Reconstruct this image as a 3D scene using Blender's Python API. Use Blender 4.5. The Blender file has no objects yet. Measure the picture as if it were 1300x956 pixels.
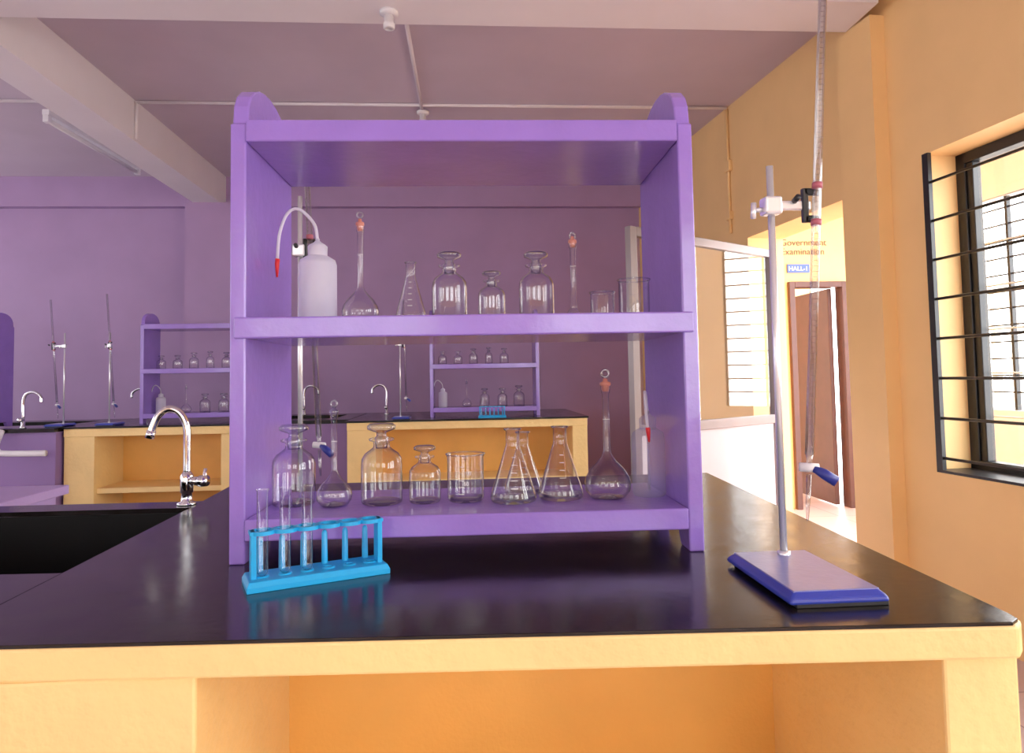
import bpy, math, random
from mathutils import Matrix, Vector
random.seed(3)
D=bpy.data
SC=bpy.context.scene
COL=SC.collection
SC.view_settings.view_transform='Standard'
SC.view_settings.gamma=1.08
SC.view_settings.exposure=.02

# ------------------------------------------------------------------ materials
def lin(c):
    return tuple(((v/255)/12.92 if v/255<=0.04045 else (((v/255)+0.055)/1.055)**2.4) for v in c)+(1.0,)
def nodes(name):
    m=D.materials.new(name); m.use_nodes=True
    nt=m.node_tree; nt.nodes.clear()
    o=nt.nodes.new('ShaderNodeOutputMaterial')
    return m,nt,o
def paint(name,rgb,rough=.5,var=.08,scale=6,bump=.05,bscale=120,metal=0,spec=.5,coat=0,rgb2=None,rvar=0):
    m,nt,o=nodes(name)
    b=nt.nodes.new('ShaderNodeBsdfPrincipled')
    tc=nt.nodes.new('ShaderNodeTexCoord')
    n=nt.nodes.new('ShaderNodeTexNoise'); n.inputs['Scale'].default_value=scale; n.inputs['Detail'].default_value=5
    nt.links.new(tc.outputs['Object'],n.inputs['Vector'])
    r=nt.nodes.new('ShaderNodeValToRGB')
    c=lin(rgb); c2=lin(rgb2) if rgb2 else tuple(x*(1-var*2) for x in c[:3])+(1,)
    r.color_ramp.elements[0].position=.3; r.color_ramp.elements[0].color=c2
    r.color_ramp.elements[1].position=.65; r.color_ramp.elements[1].color=c
    nt.links.new(n.outputs['Fac'],r.inputs['Fac']); nt.links.new(r.outputs['Color'],b.inputs['Base Color'])
    b.inputs['Roughness'].default_value=rough; b.inputs['Metallic'].default_value=metal
    b.inputs['Specular IOR Level'].default_value=spec
    b.inputs['Coat Weight'].default_value=coat; b.inputs['Coat Roughness'].default_value=.1
    if rvar:
        mr=nt.nodes.new('ShaderNodeMapRange'); mr.inputs['To Min'].default_value=max(.02,rough-rvar); mr.inputs['To Max'].default_value=rough+rvar
        mr.inputs['From Min'].default_value=.3; mr.inputs['From Max'].default_value=.7
        nt.links.new(n.outputs['Fac'],mr.inputs['Value']); nt.links.new(mr.outputs['Result'],b.inputs['Roughness'])
    if bump:
        n2=nt.nodes.new('ShaderNodeTexNoise'); n2.inputs['Scale'].default_value=bscale; n2.inputs['Detail'].default_value=3
        nt.links.new(tc.outputs['Object'],n2.inputs['Vector'])
        bp=nt.nodes.new('ShaderNodeBump'); bp.inputs['Strength'].default_value=bump; bp.inputs['Distance'].default_value=.01
        nt.links.new(n2.outputs['Fac'],bp.inputs['Height']); nt.links.new(bp.outputs['Normal'],b.inputs['Normal'])
    nt.links.new(b.outputs[0],o.inputs[0])
    return m
def glassmat(name,center=(.98,.985,.985),edge=(.30,.31,.34),f0=.075,rough=.012,fmax=.9,start=.45):
    # thin-walled glass: clear transmission with Schlick reflection
    m,nt,o=nodes(name)
    lw=nt.nodes.new('ShaderNodeLayerWeight'); lw.inputs['Blend'].default_value=.5
    r=nt.nodes.new('ShaderNodeValToRGB')
    r.color_ramp.elements[0].position=start; r.color_ramp.elements[0].color=center+(1,)
    r.color_ramp.elements[1].position=.97; r.color_ramp.elements[1].color=edge+(1,)
    nt.links.new(lw.outputs['Facing'],r.inputs['Fac'])
    t=nt.nodes.new('ShaderNodeBsdfTransparent'); nt.links.new(r.outputs['Color'],t.inputs['Color'])
    g=nt.nodes.new('ShaderNodeBsdfGlossy'); g.inputs['Roughness'].default_value=rough
    p=nt.nodes.new('ShaderNodeMath'); p.operation='POWER'; p.inputs[1].default_value=3.0
    nt.links.new(lw.outputs['Facing'],p.inputs[0])
    q=nt.nodes.new('ShaderNodeMath'); q.operation='MULTIPLY_ADD'; q.inputs[1].default_value=fmax; q.inputs[2].default_value=f0
    nt.links.new(p.outputs[0],q.inputs[0])
    mx=nt.nodes.new('ShaderNodeMixShader'); nt.links.new(q.outputs[0],mx.inputs[0])
    nt.links.new(t.outputs[0],mx.inputs[1]); nt.links.new(g.outputs[0],mx.inputs[2])
    nt.links.new(mx.outputs[0],o.inputs[0])
    return m
def milky(name,rgb,alpha=.75,rough=.35):
    m,nt,o=nodes(name)
    b=nt.nodes.new('ShaderNodeBsdfPrincipled'); b.inputs['Base Color'].default_value=lin(rgb); b.inputs['Roughness'].default_value=rough
    tl=nt.nodes.new('ShaderNodeBsdfTranslucent'); tl.inputs['Color'].default_value=lin(rgb)
    m1=nt.nodes.new('ShaderNodeMixShader'); m1.inputs[0].default_value=.45
    nt.links.new(b.outputs[0],m1.inputs[1]); nt.links.new(tl.outputs[0],m1.inputs[2])
    t=nt.nodes.new('ShaderNodeBsdfTransparent'); m2=nt.nodes.new('ShaderNodeMixShader'); m2.inputs[0].default_value=alpha
    nt.links.new(t.outputs[0],m2.inputs[1]); nt.links.new(m1.outputs[0],m2.inputs[2]); nt.links.new(m2.outputs[0],o.inputs[0])
    return m
def tiles(name,rgb,grout):
    m,nt,o=nodes(name)
    b=nt.nodes.new('ShaderNodeBsdfPrincipled'); tc=nt.nodes.new('ShaderNodeTexCoord')
    br=nt.nodes.new('ShaderNodeTexBrick'); br.offset=0; br.inputs['Scale'].default_value=1.0
    br.inputs['Brick Width'].default_value=.6; br.inputs['Row Height'].default_value=.6; br.inputs['Mortar Size'].default_value=.004
    c=lin(rgb); br.inputs['Color1'].default_value=c; br.inputs['Color2'].default_value=tuple(x*.93 for x in c[:3])+(1,); br.inputs['Mortar'].default_value=lin(grout)
    nt.links.new(tc.outputs['Object'],br.inputs['Vector']); nt.links.new(br.outputs['Color'],b.inputs['Base Color'])
    b.inputs['Roughness'].default_value=.3
    nt.links.new(b.outputs[0],o.inputs[0]); return m

M_RACK=paint('purple_enamel',(146,112,204),.24,.04,9,.12,45,coat=.4)
M_WPUR=paint('purple_wall_paint',(166,134,178),.6,.04,3,.05)
M_DPUR=paint('dull_purple_paint',(140,110,165),.6,.04,3,.05)
M_CEIL=paint('mauve_ceiling_paint',(204,188,202),.7,.04,2,.05)
M_BEAM=paint('pale_beam_paint',(234,226,230),.7,.03,2,.05)
M_WORG=paint('orange_wall_paint',(250,206,140),.6,.03,3,.06)
M_YEL=paint('yellow_bench_paint',(250,214,142),.45,.05,5,.3,40)
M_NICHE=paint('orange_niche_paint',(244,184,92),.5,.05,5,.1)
M_TOP=paint('black_granite',(30,25,25),.18,.1,14,.02,60,rgb2=(20,16,16),rvar=.05,spec=.40)
M_SINK=paint('black_sink',(8,7,8),.6,.1,10,.02,spec=.2)
M_LAV=paint('lavender_paint',(176,150,206),.4,.04,6,.05)
M_BLK=paint('black_metal',(22,22,26),.4,.1,20,0)
M_TICK=paint('scale_print',(110,90,95),.5,.1,20,0)
M_CHR=paint('chrome',(228,228,232),.1,.01,3,0,metal=1)
M_STEEL=paint('steel',(232,232,236),.25,.02,8,0,metal=.6)
M_ALU=paint('aluminium_frame',(140,128,128),.35,.03,8,0,metal=.5)
M_CYAN=paint('cyan_plastic',(20,165,228),.35,.02,8,0)
M_BLUE=paint('blue_enamel',(44,62,170),.3,.03,8,0,coat=.4)
M_LILAC=paint('powder_lilac',(124,128,188),.35,.04,40,.05,coat=.25)
M_KNOB=paint('navy_plastic',(40,50,140),.35,.02,8,0)
M_RED=paint('red_plastic',(222,40,44),.35,.02,8,0)
M_PINK=paint('rubber_pink',(175,90,105),.5,.03,8,0)
M_ORS=paint('orange_stopper',(206,128,110),.4,.03,8,0)
M_WHT=paint('white_plastic',(232,228,232),.4,.02,8,0)
M_WPANEL=paint('white_panel',(225,215,222),.5,.03,4,0)
M_CAPW=milky('cap_white',(235,232,240),.92)
M_MILK=milky('milky_polythene',(238,236,246),.68)
M_MILK2=milky('clear_polythene',(200,196,222),.30)
M_BROWN=paint('brown_door_paint',(92,52,42),.4,.1,10,.05)
M_BLUES=paint('blue_sign',(70,100,175),.4,.02,8,0)
M_TXT=paint('sign_lettering',(95,70,55),.6,.02,8,0)
M_GLASS=glassmat('clear_glass')
M_GLASS2=glassmat('thick_glass',(.88,.90,.91),(.25,.27,.3),.14,start=.3)
M_BURG=glassmat('burette_glass',(.95,.96,.97),(.32,.32,.35),.14,start=.35)
M_PANE=glassmat('window_pane',(.96,.97,.97),(.9,.9,.9),.04,fmax=.3)
M_DOORG=glassmat('partition_glass',(.95,.93,.9),(.8,.8,.8),.10,.01,fmax=.4)
M_FLOOR=tiles('floor_tiles',(215,192,192),(160,135,140))
M_OUT=paint('outside_ground',(215,212,205),.8,.1,1,.1)

# ------------------------------------------------------------------ mesh helpers
def empty(name,loc=(0,0,0),rz=0,ry=0,rx=0,scale=1,parent=None):
    e=D.objects.new(name,None); COL.objects.link(e); e.location=loc; e.rotation_euler=(rx,ry,rz)
    e.scale=(scale,)*3; e.empty_display_size=.05
    if parent: e.parent=parent
    return e
def mesh(name,V,F,mat,parent=None,smooth=False,loc=(0,0,0),rz=0,bev=0,seg=2):
    me=D.meshes.new(name); me.from_pydata([tuple(v) for v in V],[],F)
    import bmesh
    bm=bmesh.new(); bm.from_mesh(me); bmesh.ops.recalc_face_normals(bm,faces=bm.faces); bm.to_mesh(me); bm.free()
    me.materials.append(mat)
    if smooth:
        for p in me.polygons: p.use_smooth=True
    ob=D.objects.new(name,me); COL.objects.link(ob); ob.location=loc; ob.rotation_euler=(0,0,rz)
    if parent: ob.parent=parent
    if bev:
        b=ob.modifiers.new('bevel','BEVEL'); b.width=bev; b.segments=seg; b.limit_method='ANGLE'; b.angle_limit=math.radians(40)
    return ob
def boxdata(b,V,F):
    x0,x1,y0,y1,z0,z1=b; k=len(V)
    V+= [(x0,y0,z0),(x1,y0,z0),(x1,y1,z0),(x0,y1,z0),(x0,y0,z1),(x1,y0,z1),(x1,y1,z1),(x0,y1,z1)]
    F+= [(k,k+3,k+2,k+1),(k+4,k+5,k+6,k+7),(k,k+1,k+5,k+4),(k+1,k+2,k+6,k+5),(k+2,k+3,k+7,k+6),(k+3,k,k+4,k+7)]
def boxes(name,bs,mat,parent=None,bev=0,loc=(0,0,0),rz=0):
    V=[];F=[]
    for b in bs: boxdata(b,V,F)
    return mesh(name,V,F,mat,parent,False,loc,rz,bev)
def box(name,x0,x1,y0,y1,z0,z1,mat,parent=None,bev=0,loc=(0,0,0),rz=0):
    return boxes(name,[(x0,x1,y0,y1,z0,z1)],mat,parent,bev,loc,rz)
def prism(name,poly,z0,z1,mat,parent=None,bev=0,axis='z',loc=(0,0,0),rz=0):
    n=len(poly)
    def P(a,b,c): return (a,b,c) if axis=='z' else ((c,a,b) if axis=='x' else (a,c,b))
    V=[P(a,b,z0) for a,b in poly]+[P(a,b,z1) for a,b in poly]
    F=[tuple(range(n))[::-1],tuple(range(n,2*n))]+[(i,(i+1)%n,n+(i+1)%n,n+i) for i in range(n)]
    return mesh(name,V,F,mat,parent,False,loc,rz,bev)
def lathe(name,prof,mat,parent=None,loc=(0,0,0),seg=32,smooth=True):
    V=[];F=[];rings=[]
    for r,z in prof:
        if r<1e-6: rings.append([len(V)]); V.append((0,0,z))
        else:
            rings.append(list(range(len(V),len(V)+seg)))
            V+=[(r*math.cos(2*math.pi*i/seg),r*math.sin(2*math.pi*i/seg),z) for i in range(seg)]
    for a,b in zip(rings,rings[1:]):
        for i in range(seg):
            j=(i+1)%seg
            if len(a)==1 and len(b)==1: continue
            if len(a)==1: F.append((a[0],b[i],b[j]))
            elif len(b)==1: F.append((a[i],a[j],b[0]))
            else: F.append((a[i],a[j],b[j],b[i]))
    return mesh(name,V,F,mat,parent,smooth,loc)
def tube(name,pts,r,mat,parent=None,seg=12,closed=False):
    pts=[Vector(p) for p in pts]; n=len(pts)
    rs=r if isinstance(r,(list,tuple)) else [r]*n
    V=[];F=[]; up=None
    for i,p in enumerate(pts):
        if closed: t=(pts[(i+1)%n]-pts[i-1]).normalized()
        else: t=(pts[min(i+1,n-1)]-pts[max(i-1,0)]).normalized()
        if up is None:
            up=Vector((0,0,1)) if abs(t.z)<.9 else Vector((1,0,0))
        up=(up-t*up.dot(t)).normalized(); s=t.cross(up)
        for k in range(seg):
            a=2*math.pi*k/seg; V.append(p+(up*math.cos(a)+s*math.sin(a))*rs[i])
    m=n if closed else n-1
    for i in range(m):
        for k in range(seg):
            a=i*seg+k;b=i*seg+(k+1)%seg;c=((i+1)%n)*seg+(k+1)%seg;d=((i+1)%n)*seg+k
            F.append((a,b,c,d))
    if not closed:
        F.append(tuple(range(seg))); F.append(tuple(range((n-1)*seg,n*seg))[::-1])
    return mesh(name,V,F,mat,parent,True)
def bez(pts,n=8):
    P=[Vector(p) for p in pts]; P=[P[0]*2-P[1]]+P+[P[-1]*2-P[-2]]; out=[]
    for i in range(1,len(P)-2):
        for k in range(n):
            t=k/n; a,b,c,d=P[i-1],P[i],P[i+1],P[i+2]
            out.append(.5*((2*b)+(c-a)*t+(2*a-5*b+4*c-d)*t*t+(3*b-a-3*c+d)*t**3))
    out.append(P[-2]); return out
def ring(name,R,r,mat,parent,center,axis='y',seg=20):
    pts=[]
    for i in range(seg):
        a=2*math.pi*i/seg; c,s=R*math.cos(a),R*math.sin(a)
        pts.append((center[0]+c,center[1],center[2]+s) if axis=='y' else (center[0]+c,center[1]+s,center[2]))
    return tube(name,pts,r,mat,parent,8,True)

# ------------------------------------------------------------------ room shell
WL0=(2.141,3.274,0); WLA=math.radians(5.856)   # right wall frame: local +Y runs along wall, local +X is outward
H=3.15
floor=box('floor',-6,6,-3,8,-.1,0,M_FLOOR)
box('outside_ground',2.9,16,-8,3.2,-.5,-.12,M_OUT)
box('ceiling',-6,2.6,-3,7.0,H,H+.12,M_CEIL)
box('wall_back',-6,1.9,6.76,6.95,0,H,M_WPUR)
boxes('wall_left',[(-6.2,-6,-3,7,0,.8),(-6.2,-6,-3,7,2.7,H),(-6.2,-6,-3,-2.6,.8,2.7),(-6.2,-6,-.1,.3,.8,2.7),(-6.2,-6,3.2,3.6,.8,2.7),(-6.2,-6,6.5,7,.8,2.7)],M_WPUR)
boxes('wall_front',[(-6,3.2,-3.2,-3,0,.8),(-6,3.2,-3.2,-3,2.4,H),(-6,-5.2,-3.2,-3,.8,2.4),(-3.2,-2.0,-3.2,-3,.8,2.4),(-.4,.4,-3.2,-3,.8,2.4),(2.0,3.2,-3.2,-3,.8,2.4)],M_WORG)
def plain_window(name,loc,W_,Hh,rz):
    w=empty(name,loc,rz)
    boxes('frame',[(0,.05,-.03,.03,0,Hh),(W_-.05,W_,-.03,.03,0,Hh),(.05,W_-.05,-.03,.03,0,.05),(.05,W_-.05,-.03,.03,Hh-.05,Hh),(W_/3-.03,W_/3+.03,-.03,.03,.05,Hh-.05),(2*W_/3-.03,2*W_/3+.03,-.03,.03,.05,Hh-.05)]+[(.05,W_-.05,.06,.072,.18*i,.18*i+.012) for i in range(1,int(Hh/.18))],M_BLK,w)
for k,(a,b) in enumerate(((-5.2,-3.2),(-2.0,-.4),(.4,2.0))): plain_window('window_%d'%(k+3),(a,-3.1,.8),b-a,1.6,0)
for k,(a,b) in enumerate(((-2.6,-.1),(.3,3.2),(3.6,6.5))): plain_window('window_%d'%(k+6),(-6.1,a,.8),b-a,1.9,math.pi/2)
T=.27
boxes('wall_right',[
 (0,T,-6.4,-5.55,0,H),(0,T,-5.55,-.25,0,.70),(0,T,-5.55,-.25,2.18,H),(0,T,-2.45,-1.95,.7,2.18),(0,T,-4.4,-4.1,.7,2.18),
 (0,T,-.25,.33,0,H),(0,T,.33,1.38,2.12,H),(0,T,1.38,3.7,0,H)],M_WORG,loc=WL0,rz=WLA)
box('column',-.08,.0,-.035,.235,0,2.97,M_WORG,loc=WL0,rz=WLA)
box('ceiling_beam',-6,2.05,3.13,3.42,2.975,H,M_BEAM)
box('ceiling_beam',-2.53,-2.28,3.42,6.70,2.86,H,M_BEAM)
box('ceiling_beam',-2.53,-2.28,-3,3.13,2.86,H,M_BEAM)
box('ceiling_beam',-6,1.8,6.68,6.76,2.86,H,M_WPUR)
box('column',-2.60,-2.18,6.52,6.76,0,2.86,M_WPUR)
# corridor beyond the doorway
boxes('wall_corridor',[(2.17,2.80,5.72,5.85,0,H),(3.32,4.0,5.72,5.85,0,H),(2.80,3.32,5.72,5.85,1.95,H)],M_WORG)
box('wall_corridor_room',2.2,4.0,7.6,7.7,0,H,M_WORG)
box('ceiling_corridor',T,2.3,.1,4.3,3.0,3.12,M_CEIL,loc=WL0,rz=WLA)
M_OW=paint('outside_wall',(240,232,218),.8,.04,3,.1)
bs=[(2.15,2.3,.1,2.75,0,.85),(2.15,2.3,.1,2.75,2.5,3.0),(2.15,2.3,.1,.35,.85,2.5),(2.15,2.3,2.5,2.75,.85,2.5)]
w=boxes('wall_corridor_added',bs,M_OW,loc=WL0,rz=WLA)  # outer wall and grille added to reflect in the partition and dim the corridor
boxes('added_grille_bars',[(2.2,2.215,.35,2.5,.85+.13*i,.862+.13*i) for i in range(1,13)]+[(2.19,2.225,.35+.36*i,.372+.36*i,.85,2.5) for i in range(0,7)],M_BLK,w)
d=empty('door_2',(2.80,5.70,0))
boxes('frame',[(0,.05,-.02,.10,0,1.95),(.47,.52,-.02,.10,0,1.95),(.05,.47,-.02,.10,1.90,1.95)],M_BROWN,d,.004)
box('leaf',.40,.44,.10,.75,0.01,1.9,M_BROWN,d,.004)
s=empty('wall_sign',(2.80,5.715,2.03))
box('plate',0,.20,-.012,0,0,.075,M_BLUES,s,.002)
def text(name,body,size,loc,mat,parent):
    t=D.curves.new(name,'FONT'); t.body=body; t.size=size; t.extrude=.0008; t.materials.append(mat)
    o=D.objects.new(name,t); COL.objects.link(o); o.location=loc; o.rotation_euler=(math.pi/2,0,0); o.parent=parent
text('plate_text','HALL-1',.055,(.01,-.0135,.018),M_WHT,s)
text('lettering','Government\nExamination',.08,(-.05,-.002,.24),M_TXT,s)

# window 1 (grille + black aluminium frame)
def window(name,s0,s1):
    w=empty(name,WL0,WLA)
    boxes('grille_border',[(-.010,.010,s1-.035,s1,.70,2.18),(-.010,.010,s0,s0+.035,.70,2.18)],M_BLK,w)
    for i in range(8):
        z=2.18-.14-i*.182
        tube('grille_bar_%d'%i,[(0,s0+.01,z),(0,s1-.01,z)],.007,M_BLK,w,8)
    m=(s0+s1)/2
    f=[(.17,.235,s1-.05,s1-.0,.70,2.18),(.17,.235,s0,s0+.05,.70,2.18),(.17,.235,s0,s1,2.13,2.18),(.17,.235,s0,s1,.70,.75)]
    f+=[(.18,.225,s1-.085,s1-.05,.75,2.13),(.18,.21,m-.03,m+.03,.75,2.13)]
    boxes('frame',f,M_BLK,w,.003)
    box('pane',.195,.199,s0+.05,s1-.05,.75,2.13,M_PANE,w)
    box('sill',-.01,.17,s0,s1,.70,.712,M_BLK,w)
    for i in range(6):
        z=.95+i*.2
        tube('outer_bar_%d'%i,[(.25,s0,z),(.25,s1,z)],.004,M_STEEL,w,8)
window('window_1',-1.95,-.25)
window('window_2',-4.10,-2.45)

# neighbouring perforated boundary wall outside the window
bs=[(0,6,0,.12,-.1,.6),(0,6,0,.12,1.9,2.0)]
for i in range(30): bs.append((i*.2,i*.2+.05,.03,.09,.6,1.9))
for k in range(6): bs.append((0,6,.04,.08,.75+k*.2,.79+k*.2))
boxes('boundary_wall',bs,M_OW,loc=(4.5,6.2,0))

# pipes / conduits
c=empty('ceiling_conduit')
tube('run_cross',[(-2.28,4.85,3.135),(1.96,4.85,3.135)],.011,M_BEAM,c)
tube('run_long',[(-.30,3.42,3.135),(-.29,4.93,3.135)],.012,M_BEAM,c)
tube('run_left',[(-6,4.85,3.135),(-2.53,4.85,3.135)],.011,M_BEAM,c)
tube('beam_loop',[(-2.268,4.85,3.135),(-2.268,4.85,2.87)],.011,M_BEAM,c)
w=empty('wall_conduit',WL0,WLA)
tube('pipe',[(-.012,1.60,3.13),(-.012,1.60,2.2)],.011,M_WORG,w)
box('box_a',-.03,0,1.56,1.64,2.66,2.74,M_WORG,w,.004)
box('box_b',-.03,0,1.57,1.63,2.30,2.36,M_WORG,w,.004)
def lampholder(loc):
    e=empty('lamp_holder',loc)
    lathe('rose',[(0,0),(.045,0),(.045,-.015),(.03,-.022),(0,-.022)],M_WHT,e)
    lathe('socket',[(0,-.022),(.022,-.022),(.024,-.06),(.028,-.062),(.028,-.085),(.018,-.09),(.017,-.075),(0,-.075)],M_WHT,e)
lampholder((-.35,3.3,2.975)); lampholder((-.285,4.96,3.13)); lampholder((-2.66,5.2,3.15))
e=empty('tube_light',(-2.86,4.82,3.0),math.radians(-2))
box('batten',-.025,.025,0,1.25,.03,.07,M_WHT,e,.004)
tube('tube',[(0,.04,.0),(0,1.21,.0)],.018,M_WHT,e)
boxes('caps',[(-.02,.02,.0,.04,-.02,.03),(-.02,.02,1.21,1.25,-.02,.03)],M_WHT,e,.003)
for yy in (.2,1.05): tube('hanger_%d'%int(yy*10),[(0,yy,.07),(0,yy,.15)],.005,M_WHT,e)

# glazed aluminium partition leaf
ang=math.atan2(4.25-3.518,1.985-.864)
g=empty('glass_partition',(.864,3.518,0),ang)
L=1.33
boxes('frame',[(0,.05,-.02,.02,0,1.955),(L-.05,L,-.02,.02,0,1.955),(.05,L-.05,-.02,.02,1.905,1.955),(.05,L-.05,-.02,.02,.85,.905),(.05,L-.05,-.02,.02,0,.08)],M_ALU,g,.003)
box('glass',.04,L-.04,-.003,.003,.9,1.91,M_DOORG,g)
box('lower_panel',.04,L-.04,-.006,.006,.07,.86,M_WPANEL,g)

# ------------------------------------------------------------------ glassware
def reagent_bottle(h,r,loc,rz=0,parent=None):
    e=empty('reagent_bottle',loc,rz)
    hb=h*.82; nr=r*.40
    prof=[(0,.004),(r*.6,.001),(r*.93,0),(r,.004),(r,hb*.60),(r*.97,hb*.68),(r*.82,hb*.76),(r*.55,hb*.82),(nr,hb*.86),(nr*.97,hb*.94),(nr*1.5,hb*.96),(nr*1.55,hb*.985),(nr*1.3,hb)]
    lathe('body',prof,M_GLASS,e)
    lathe('inner_base',[(0,.010),(r*.8,.007),(r*.9,.006)],M_GLASS2,e)
    lathe('stopper',[(0,hb*.84),(nr*.7,hb*.84),(nr*.85,hb*1.0),(nr*.6,hb*1.03),(nr*.6,hb*1.08),(nr*1.7,h*.93),(nr*1.75,h*.97),(nr*1.4,h),(0,h)],M_GLASS2,e)
    return e
def conical(h,r,loc):
    e=empty('conical_flask',loc); nr=r*.30
    lathe('body',[(0,.003),(r*.85,.0),(r*.97,.003),(r,.010),(r*.93,.022),(nr*1.25,h*.70),(nr,h*.77),(nr,h*.965),(nr*1.25,h*.98),(nr*1.25,h*.995),(nr*1.1,h)],M_GLASS,e)
    lathe('thick_base',[(0,.007),(r*.8,.006),(r*.92,.012)],M_GLASS2,e)
    ring('lip',nr*1.22,.0012,M_GLASS2,e,(0,0,h*.99),'z')
    V=[];F=[]
    for i in range(5):
        z=.03+i*h*.10; rr=r*.93+(nr*1.25-r*.93)*((z-.022)/(h*.70-.022))+.0006
        k=len(V); a0,a1=-1.75,-1.75+.35
        for a in (a0,(a0+a1)/2,a1):
            V+=[(rr*math.cos(a),rr*math.sin(a),z),(rr*math.cos(a),rr*math.sin(a),z+.0012)]
        F+=[(k,k+2,k+3,k+1),(k+2,k+4,k+5,k+3)]
    mesh('marks',V,F,M_WHT,e)
    return e
def volflask(h,r,loc,stopmat):
    e=empty('volumetric_flask',loc); nr=max(.0055,r*.15); hb=min(r*1.9,h*.5); hn=h*.87
    lathe('body',[(0,.004),(r*.5,.0),(r*.75,.002),(r*.96,hb*.18),(r,hb*.32),(r*.93,hb*.48),(r*.72,hb*.66),(r*.42,hb*.82),(nr*1.5,hb*.95),(nr,hb*1.08),(nr,hn*.93),(nr*1.3,hn*.94),(nr*1.35,hn)],M_GLASS,e)
    lathe('punt',[(0,.010),(r*.4,.006),(r*.7,.004)],M_GLASS2,e)
    lathe('stopper',[(0,hn*.95),(nr*.9,hn*.95),(nr*1.25,hn),(nr*1.6,hn+.002),(nr*1.5,hn+.007),(nr*.7,hn+.009),(nr*.6,hn+.014),(0,hn+.015)],stopmat,e)
    ring('stopper_loop',nr*1.05,nr*.35,M_GLASS2,e,(0,0,h-nr*1.2))
    ring('fill_mark',nr*1.03,.0004,M_WHT,e,(0,0,hn*.7),'z')
    return e
def beaker(h,r,loc,marks=False):
    e=empty('beaker',loc)
    lathe('body',[(0,.002),(r*.85,.0),(r*.97,.004),(r,.01),(r,h*.93),(r*1.05,h*.985),(r*1.07,h)],M_GLASS,e)
    lathe('inner',[(0,.005),(r*.85,.004),(r*.93,.01)],M_GLASS2,e)
    ring('rim',r*1.06,.0013,M_GLASS2,e,(0,0,h),'z',32)
    mesh('spout',[(-.006,-r*1.03,h),(.006,-r*1.03,h),(0,-r*1.25,h+.001),(0,-r*1.0,h-.012)],[(0,2,3),(2,1,3)],M_GLASS2,e,True)
    if marks:
        V=[];F=[]
        for i in range(5):
            z=.018+i*.013; k=len(V)
            for a in (-1.95,-1.8,-1.65):
                V+=[((r+.0005)*math.cos(a),(r+.0005)*math.sin(a),z),((r+.0005)*math.cos(a),(r+.0005)*math.sin(a),z+.001)]
            F+=[(k,k+2,k+3,k+1),(k+2,k+4,k+5,k+3)]
        mesh('marks',V,F,M_WHT,e)
        text('label','100\n\n50',.010,(-.004,-r-.0012,.055),M_WHT,e)
    return e
def wash_bottle(loc,h=.13,r=.037,mode='side',k=1):
    e=empty('wash_bottle',loc,scale=k)
    lathe('body',[(0,.003),(r*.9,0),(r,.005),(r,h*.86),(r*.92,h*.93),(r*.6,h*.985),(r*.45,h)],M_MILK if mode=='side' else M_MILK2,e)
    lathe('cap',[(r*.5,h-.004),(r*.52,h+.018),(r*.40,h+.022),(r*.22,h+.026),(.004,h+.030),(.004,h+.034),(0,h+.034)],M_CAPW if mode=='side' else M_MILK2,e)
    if mode=='side':
        p=bez([(0,0,h+.03),(-.006,0,h+.062),(-.028,0,h+.088),(-.046,0,h+.094),(-.062,0,h+.080),(-.074,0,h+.045),(-.078,0,h+.005),(-.078,0,h-.012)])
        tube('spout',p,.0032,M_CAPW,e,10)
        tube('nozzle',[(-.078,0,h-.006),(-.079,0,h-.016),(-.079,0,h-.042)],[.0048,.0045,.002],M_RED,e,10)
    else:
        p=bez([(0,0,h+.03),(-.003,-.004,h+.055),(-.009,-.020,h+.072),(-.014,-.036,h+.066),(-.015,-.046,h+.035),(-.013,-.048,h+.0)])
        tube('spout',p,.0032,M_CAPW,e,10)
        tube('nozzle',[(-.013,-.048,h+.004),(-.012,-.048,h-.004),(-.011,-.048,h-.024)],[.0048,.0045,.002],M_RED,e,10)
    tube('dip_tube',[(0,0,.01),(0,0,h)],.003,M_CAPW if mode=='side' else M_MILK2,e,8)
    return e

# ------------------------------------------------------------------ racks
def rack(loc,rz,wd=.844,dp=.30,full=True):
    e=empty('reagent_rack',loc,rz)
    poly=[(0,0),(.055,0),(.075,.035),(dp-.075,.035),(dp-.055,0),(dp,0),(dp,.785)]
    for i in range(13):
        a=math.pi*i/12
        poly.append((dp/2+math.cos(a)*(dp/2-.012), .79+ .100*math.sin(a)**.8))
    poly.append((0,.785))
    t=.028
    prism('side_left',poly,0,t,M_RACK,e,.003,'x')
    prism('side_right',poly,wd-t,wd,M_RACK,e,.003,'x')
    box('shelf_top',t,wd-t,-.003,dp-.005,.752,.792,M_RACK,e,.003)
    box('shelf_middle',t*.3,wd-t*.3,-.006,dp-.005,.396,.434,M_RACK,e,.003)
    box('shelf_bottom',t,wd-t,-.003,dp-.005,.040,.078,M_RACK,e,.003)
    return e
RA=math.radians(-1.29); RX,RY=-.417,1.241; BZ=.85
rack((RX,RY,BZ),RA)
def rk(s,d):
    return (RX+s*math.cos(RA)-d*math.sin(RA), RY+s*math.sin(RA)+d*math.cos(RA))
Z1=BZ+.078; Z2=BZ+.434
def at(s,d,z): x,y=rk(s,d); return (x,y,z)
# middle shelf
wash_bottle(at(.125,.13,Z2),.133,.037)
volflask(.226,.037,at(.205,.15,Z2),M_ORS)
conical(.122,.031,at(.306,.15,Z2))
reagent_bottle(.137,.035,at(.385,.13,Z2))
reagent_bottle(.098,.027,at(.469,.13,Z2))
reagent_bottle(.136,.035,at(.559,.13,Z2))
volflask(.176,.0145,at(.634,.13,Z2),M_ORS)
beaker(.053,.024,at(.692,.13,Z2))
beaker(.078,.031,at(.757,.13,Z2))
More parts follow.
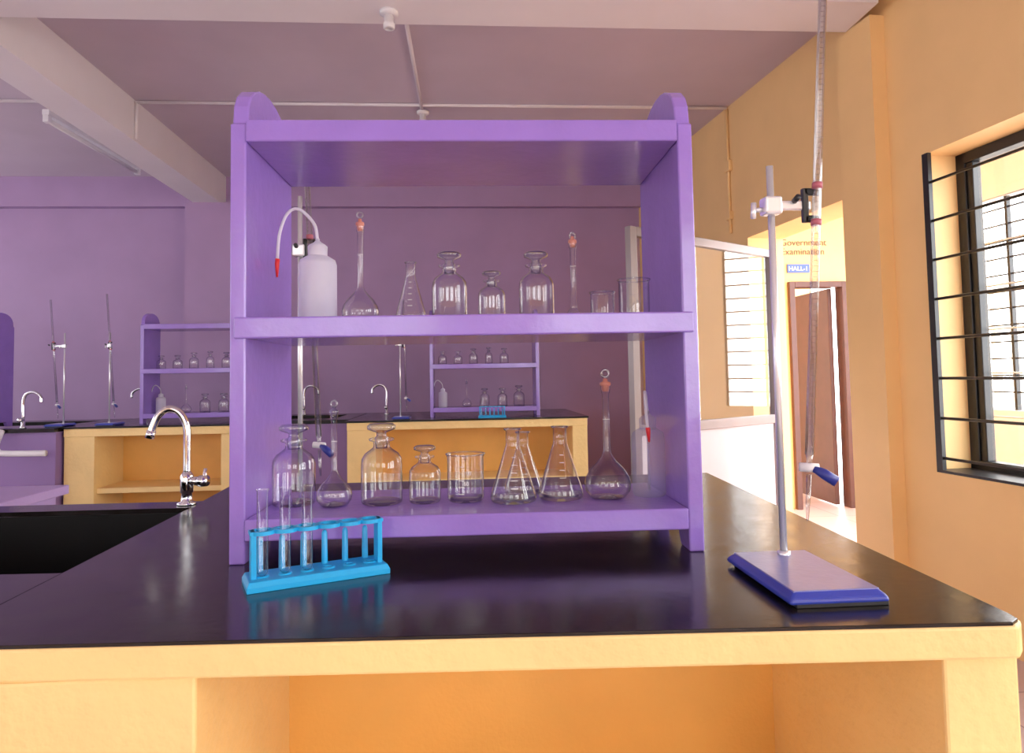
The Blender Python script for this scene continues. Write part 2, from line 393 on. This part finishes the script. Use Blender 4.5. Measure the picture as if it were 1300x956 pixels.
# bottom shelf
reagent_bottle(.156,.041,at(.075,.14,Z1))
volflask(.203,.034,at(.160,.11,Z1),M_GLASS2)
reagent_bottle(.155,.040,at(.248,.13,Z1))
reagent_bottle(.110,.031,at(.332,.13,Z1))
beaker(.092,.036,at(.412,.13,Z1),True)
conical(.142,.045,at(.505,.11,Z1))
conical(.128,.040,at(.530,.20,Z1))
conical(.143,.045,at(.600,.13,Z1))
volflask(.254,.046,at(.692,.12,Z1),M_ORS)
wash_bottle(at(.780,.14,Z1),.135,.033,'front')

# ------------------------------------------------------------------ test tube rack
def tt_rack(loc,rz,k=1,tubes=(0,1,2)):
    e=empty('test_tube_rack',loc,rz,scale=k)
    L,W,Hh=.222,.062,.088
    a=.004
    V=[(0,0,0),(L,0,0),(L,W+.012,0),(0,W+.012,0),(0,0,.008),(L,0,.008),(L,W+.012,.008),(0,W+.012,.008),(a,a,.016),(L-a,a,.016),(L-a,W+.012-a,.016),(a,W+.012-a,.016)]
    F=[(0,3,2,1),(0,1,5,4),(1,2,6,5),(2,3,7,6),(3,0,4,7),(4,5,9,8),(5,6,10,9),(6,7,11,10),(7,4,8,11),(8,9,10,11)]
    mesh('base',V,F,M_CYAN,e,bev=.0012)
    yc=.030; n=24; cell=.034; x0=L/2-cell*2.5
    V=[];F=[]
    for c in range(6):
        cx=x0+c*cell; k0=len(V)
        for i in range(n):
            an=2*math.pi*i/n; ca,sa=math.cos(an),math.sin(an)
            ro=.0195; ox=ro*ca; oy=ro*sa*.95
            ox=max(-cell/2,min(cell/2,ox))
            for (xx,yy,zz) in ((.0125*ca,.0125*sa,Hh),(ox,oy,Hh),(.0125*ca,.0125*sa,Hh-.006),(ox,oy,Hh-.006)):
                V.append((cx+xx,yc+yy,zz))
        for i in range(n):
            p=k0+i*4; q=k0+((i+1)%n)*4
            F+=[(p,q,q+1,p+1),(p+2,p+3,q+3,q+2),(p,p+2,q+2,q),(p+1,q+1,q+3,p+3)]
    mesh('top_plate',V,F,M_CYAN,e)
    boxes('end_tabs',[(.006,.015,yc-.012,yc+.012,Hh-.006,Hh),(L-.015,L-.006,yc-.012,yc+.012,Hh-.006,Hh)],M_CYAN,e,.001)
    for i,x in enumerate((.008,L-.016)):
        box('end_post_%d'%i,x,x+.008,yc-.012,yc+.012,.014,Hh-.003,M_CYAN,e,.001)
    for c in range(6):
        lathe('peg_%d'%c,[(.0055,.014),(.0052,.02),(.0047,.066),(.003,.070),(0,.071)],M_CYAN,e,(x0+c*cell,.062,0),12)
        lathe('seat_%d'%c,[(.011,.0155),(.010,.018),(.006,.018),(.006,.0162)],M_CYAN,e,(x0+c*cell,yc,0),16)
    for c in tubes:
        r=.0085
        lathe('test_tube_%d'%c,[(0,.0165),(r*.5,.0175),(r*.87,.021),(r,.026),(r,.148),(r*1.18,.150),(r*1.15,.1515)],M_GLASS,e,(x0+c*cell,yc,0),20)
    return e
tt_rack((-.332,1.068,BZ),math.radians(23.0))

# ------------------------------------------------------------------ burette stands
def stand(name_loc,rodh=.65,btop=(.108,.98),bbot=(.05,.08),basex=(-.085,.055),basey=(-.195,.03),armz=.60,k=1,rz=0):
    e=empty('burette_stand',name_loc,rz,scale=k)
    x0,x1=basex;y0,y1=basey
    a=.010
    V=[(x0,y0,.005),(x1,y0,.005),(x1,y1,.005),(x0,y1,.005),(x0,y0,.012),(x1,y0,.012),(x1,y1,.012),(x0,y1,.012),(x0+a,y0+a,.021),(x1-a,y0+a,.021),(x1-a,y1-a,.021),(x0+a,y1-a,.021)]
    F=[(0,3,2,1),(0,1,5,4),(1,2,6,5),(2,3,7,6),(3,0,4,7),(4,5,9,8),(5,6,10,9),(6,7,11,10),(7,4,8,11)]
    mesh('base',V,F,M_BLUE,e,bev=.003)
    box('base_top',x0+a-.001,x1-a+.001,y0+a-.001,y1-a+.001,.017,.0218,M_LILAC,e,.001)
    boxes('feet',[(x0+.01,x1-.0,y0+.002,y0+.03,0,.007),(x0+.01,x1-.01,y1-.03,y1-.005,0,.006)],M_BLK,e,.001)
    tube('rod',[(0,0,.018),(0,0,rodh)],.0058,M_STEEL,e,16)
    lathe('rod_nut',[(.010,.0215),(.010,.027),(.006,.028)],M_STEEL,e)
    bx=lambda z: bbot[0]+(btop[0]-bbot[0])*(z-bbot[1])/(btop[1]-bbot[1])
    by=-.018
    def P(z): return (bx(z),by,z)
    zs=.165
    tube('burette_tube',[P(zs+.02),P(btop[1])],.0070,M_BURG,e,20)
    tube('burette_bore',[P(zs+.03),P(btop[1])],.0048,M_GLASS,e,16)
    tube('burette_taper',[P(zs-.004),P(zs+.01),P(zs+.03)],[.004,.0045,.0068],M_GLASS2,e,16)
    tube('burette_tip',[P(bbot[1]),P(bbot[1]+.03),P(zs-.012)],[.0018,.0035,.004],M_GLASS2,e,14)
    tube('stopcock_barrel',[(bx(zs)-.014,by+.004,zs),(bx(zs)+.014,by-.004,zs-.002)],.0075,M_WHT,e,16)
    tube('stopcock_key',[(bx(zs)+.006,by-.004,zs-.002),(bx(zs)+.018,by-.012,zs-.010),(bx(zs)+.034,by-.022,zs-.022)],[.006,.0085,.0088],M_KNOB,e,16)
    V=[];F=[]
    z=zs+.05;i=0
    while z<btop[1]-.03:
        rr=.0072; c=P(z); full=(i%5==0); a0=-2.3; a1=-1.5 if not full else -.6
        k0=len(V); n=6
        for j in range(n+1):
            an=a0+(a1-a0)*j/n
            V+=[(c[0]+rr*math.cos(an),c[1]+rr*math.sin(an),z-.0003),(c[0]+rr*math.cos(an),c[1]+rr*math.sin(an),z+.0003)]
        F+=[(k0+2*j,k0+2*j+2,k0+2*j+3,k0+2*j+1) for j in range(n)]
        z+=.009;i+=1
    mesh('graduations',V,F,M_TICK,e)
    A=armz; X=bx(A)
    box('boss_head',-.016,.014,-.016,.012,A-.016,A+.014,M_STEEL,e,.004)
    tube('boss_screw',[(-.012,0,A-.006),(-.030,-.003,A-.008)],.004,M_STEEL,e)
    tube('boss_wing',[(-.034,-.006,A-.022),(-.031,-.003,A+.004)],.0045,M_STEEL,e)
    boxes('arm',[(.010,X-.004,-.008,.002,A-.008,A+.008)],M_STEEL,e,.003)
    boxes('jaws',[(X-.018,X+.010,-.012,-.004,A+.016,A+.028),(X-.018,X+.010,-.012,-.004,A-.030,A-.018),(X-.020,X-.010,-.012,-.002,A-.030,A+.028)],M_BLK,e,.002)
    tube('arm_screw',[(X-.034,-.010,A+.006),(X-.034,-.024,A+.010)],.005,M_BLK,e)
    for j,dz in enumerate((.030,-.032)):
        tube('grip_%d'%j,[P(A+dz-.005),P(A+dz+.005)],.0085,M_PINK,e,16)
    return e
stand((.518,1.105,BZ),rodh=.668,btop=(.106,1.10),bbot=(.033,.078),armz=.600)
stand((-.402,1.70,BZ),rodh=.775,btop=(.022,.80),bbot=(.052,.09),basex=(-.06,.08),basey=(-.09,.11),armz=.64)

# ------------------------------------------------------------------ main bench
fb=lambda x: .901-.053*(x+.577)
bench=empty('lab_bench')
sl=[(-.68,fb(-.68)),(.685,fb(.685)),(.702,.846),(.706,.865),(.776,2.179),(-.727,2.17),(-.708,1.82),(-.69,1.23)]
prism('granite_right',sl,.838,.85,M_TOP,bench,.0015)
prism('granite_front',[(-2.4,fb(-2.4)),(-.68,fb(-.68)),(-.69,1.23),(-2.4,1.32)],.838,.85,M_TOP,bench)
prism('granite_behind_sink',[(-2.4,1.86),(-.708,1.82),(-.712,1.915),(-2.4,1.955)],.838,.85,M_TOP,bench)
prism('granite_left',[(-2.4,1.32),(-1.42,1.27),(-1.42,1.84),(-2.4,1.86)],.838,.85,M_TOP,bench)
prism('slab_front',[(-2.4,fb(-2.4)-.003),(.690,fb(.690)-.003),(.710,.85),(.712,.95),(-2.4,1.1)],.805,.846,M_YEL,bench,.004)
prism('slab_rear',[(-.68,.96),(.712,.94),(.779,2.182),(-.729,2.174)],.806,.838,M_YEL,bench,.002)
boxes('sink_bowl',[(-1.42,-.69,1.25,1.26,.60,.838),(-1.42,-.70,1.82,1.83,.60,.838),(-1.43,-1.42,1.25,1.83,.60,.838),(-.70,-.69,1.25,1.83,.60,.838),(-1.43,-.69,1.25,1.83,.59,.60)],M_SINK,bench)
box('pier_left',-.62,-.34,fb(-.4)+.004,2.1,0,.806,M_YEL,bench,.004)
box('pier_right',.60,.70,fb(.6)+.008,2.14,0,.806,M_YEL,bench,.004)
box('pier_far_left',-2.4,-2.2,1.0,1.9,0,.806,M_YEL,bench,.004)
box('niche_back',-.34,.60,1.35,1.42,0,.806,M_NICHE,bench)
box('niche_shelf',-.34,.60,.98,1.35,.36,.40,M_NICHE,bench,.003)
box('sink_front_wall',-2.2,-.62,1.02,1.10,0,.806,M_NICHE,bench)
# tap
t=empty('sink_tap',(-.735,1.868,BZ))
lathe('flange',[(0,0),(.024,0),(.024,.005),(.014,.009),(.013,.03),(.016,.032),(.016,.075),(.013,.080),(.0095,.086),(0,.086)],M_CHR,t)
tube('spout',bez([(0,0,.08),(0,0,.15),(-.002,0,.205),(-.018,-.002,.240),(-.045,-.004,.252),(-.070,-.006,.236),(-.084,-.008,.205),(-.088,-.009,.190)]),.0092,M_CHR,t,16)
tube('aerator',[(-.087,-.009,.196),(-.092,-.0095,.176)],.0112,M_CHR,t,16)
tube('valve',[(.01,-.004,.062),(.034,-.012,.062)],.0115,M_CHR,t,16)
tube('handle',[(.034,-.012,.062),(.040,-.014,.062),(.058,-.020,.064)],[.013,.015,.015],M_CHR,t,16)
tube('handle_lever',[(.050,-.018,.050),(.054,-.018,.095)],.0045,M_CHR,t,12)

# lavender counter behind the sink
cb=empty('storage_counter')
box('top',-3.4,-1.27,1.965,2.30,.822,.85,M_LAV,cb,.003)
box('body',-3.35,-1.30,1.99,2.28,0,.822,M_LAV,cb)

# ------------------------------------------------------------------ background benches
def back_bench(x0,x1,y0,y1):
    e=empty('lab_bench')
    box('granite',x0-.01,x1+.01,y0-.01,y1,.836,.85,M_TOP,e)
    box('slab',x0,x1,y0,y1,.775,.836,M_YEL,e,.004)
    boxes('piers',[(x0,x0+.22,y0+.01,y1,0,.775),(x1-.12,x1,y0+.01,y1,0,.775)],M_YEL,e,.004)
    box('niche_back',x0+.22,x1-.12,y0+.45,y0+.5,0,.775,M_NICHE,e)
    box('niche_shelf',x0+.22,x1-.12,y0+.05,y0+.45,.34,.38,M_YEL,e,.003)
back_bench(-3.02,-1.75,5.38,6.66)
back_bench(-.92,.96,5.38,6.66)
def back_sink(x0,x1,y0,y1):
    e=empty('sink_counter')
    boxes('top',[(x0,x1,y0,y0+.12,.82,.85),(x0,x1,y1-.25,y1,.82,.85),(x0,x0+.15,y0+.12,y1-.25,.82,.85),(x1-.15,x1,y0+.12,y1-.25,.82,.85)],M_TOP,e)
    box('bowl',x0+.15,x1-.15,y0+.12,y1-.25,.60,.62,M_SINK,e)
    boxes('body',[(x0,x1,y0+.02,y0+.08,0,.82),(x0,x0+.06,y0+.08,y1,0,.82),(x1-.06,x1,y0+.08,y1,0,.82)],M_DPUR,e)
back_sink(-4.9,-3.04,5.3,6.5); back_sink(-1.73,-.94,5.6,6.66)
w=empty('drain_pipe',(-3.38,5.22,0))
tube('pipe',bez([(-.02,.06,.84),(-.02,0,.74),(-.01,0,.70),(.04,0,.68),(.33,0,.675)]),.022,M_WHT,w)
def small_tap(x,y,sx=-1):
    t=empty('sink_tap',(x,y,BZ))
    lathe('flange',[(0,0),(.024,0),(.02,.01),(.014,.02),(.014,.08),(0,.082)],M_CHR,t)
    tube('spout',bez([(0,0,.07),(0,0,.20),(.02*sx,0,.255),(.07*sx,0,.27),(.12*sx,0,.24),(.13*sx,0,.19)]),.012,M_CHR,t)
    tube('handle',[(0,0,.06),(.0,-.05,.065)],.014,M_CHR,t)
small_tap(-3.30,5.36,1);small_tap(-2.90,6.45);small_tap(-.72,6.3);small_tap(-1.50,6.5,1)
rack((-2.58,5.62,BZ),0,.9); rack((-.29,5.62,BZ),0,.9); rack((-4.50,5.42,BZ),math.radians(0),.9)
for x0 in (-2.58,-.29):
    for i,(h,r) in enumerate(((.11,.035),(.11,.035),(.13,.036),(.14,.03),(.13,.036))):
        reagent_bottle(h,r,(x0+.10+i*.13,5.77,Z2))
    wash_bottle((x0+.10,5.77,Z1),.13,.037)
    volflask(.23,.04,(x0+.30,5.77,Z1),M_GLASS2)
    reagent_bottle(.15,.04,(x0+.45,5.77,Z1)); reagent_bottle(.15,.04,(x0+.60,5.77,Z1)); reagent_bottle(.17,.045,(x0+.74,5.77,Z1))
tt_rack((.10,5.46,BZ),0,1.0,(0,1))
stand((-2.76,5.52,BZ),rodh=.72,btop=(-.02,1.02),bbot=(.05,.06),basex=(-.06,.08),basey=(-.10,.09),armz=.62)
stand((-3.10,5.52,BZ),rodh=.72,btop=(-.10,.98),bbot=(-.03,.06),basex=(-.09,.05),basey=(-.10,.09),armz=.62)
stand((-.52,5.52,BZ),rodh=.70,btop=(.03,.95),bbot=(.05,.06),basex=(-.06,.08),basey=(-.10,.09),armz=.60)

# ------------------------------------------------------------------ light : hazy sky, brighter on the sun side (+X)
W=D.worlds.new('World'); SC.world=W; W.use_nodes=True
nt=W.node_tree; bg=nt.nodes['Background']; bg.inputs[0].default_value=(.985,.985,1.0,1)
tc=nt.nodes.new('ShaderNodeTexCoord'); sx=nt.nodes.new('ShaderNodeSeparateXYZ'); nt.links.new(tc.outputs['Generated'],sx.inputs[0])
mr=nt.nodes.new('ShaderNodeMapRange'); mr.inputs['From Min'].default_value=-.6; mr.inputs['From Max'].default_value=.8
mr.inputs['To Min'].default_value=3.3; mr.inputs['To Max'].default_value=11.0
nt.links.new(sx.outputs['X'],mr.inputs['Value']); nt.links.new(mr.outputs['Result'],bg.inputs[1])
sun=D.lights.new('sun','SUN'); sun.energy=2.0; sun.angle=math.radians(8); sun.color=(1,.95,.87)
so=D.objects.new('sun',sun); COL.objects.link(so); so.rotation_euler=(math.radians(20),math.radians(55),0)

# ------------------------------------------------------------------ camera
cam=D.cameras.new('camera'); co=D.objects.new('camera',cam); COL.objects.link(co)
cam.lens=24.0; cam.sensor_width=36; cam.shift_y=-.0342; cam.clip_start=.02
th=math.atan(60/867); ph=math.atan(45/867); ro=math.radians(-1.0)
R=Matrix.Rotation(-th,4,'Z')@Matrix.Rotation(math.pi/2+ph,4,'X')@Matrix.Rotation(ro,4,'Z')
co.matrix_world=Matrix.Translation((0,0,1.17))@R
SC.camera=co
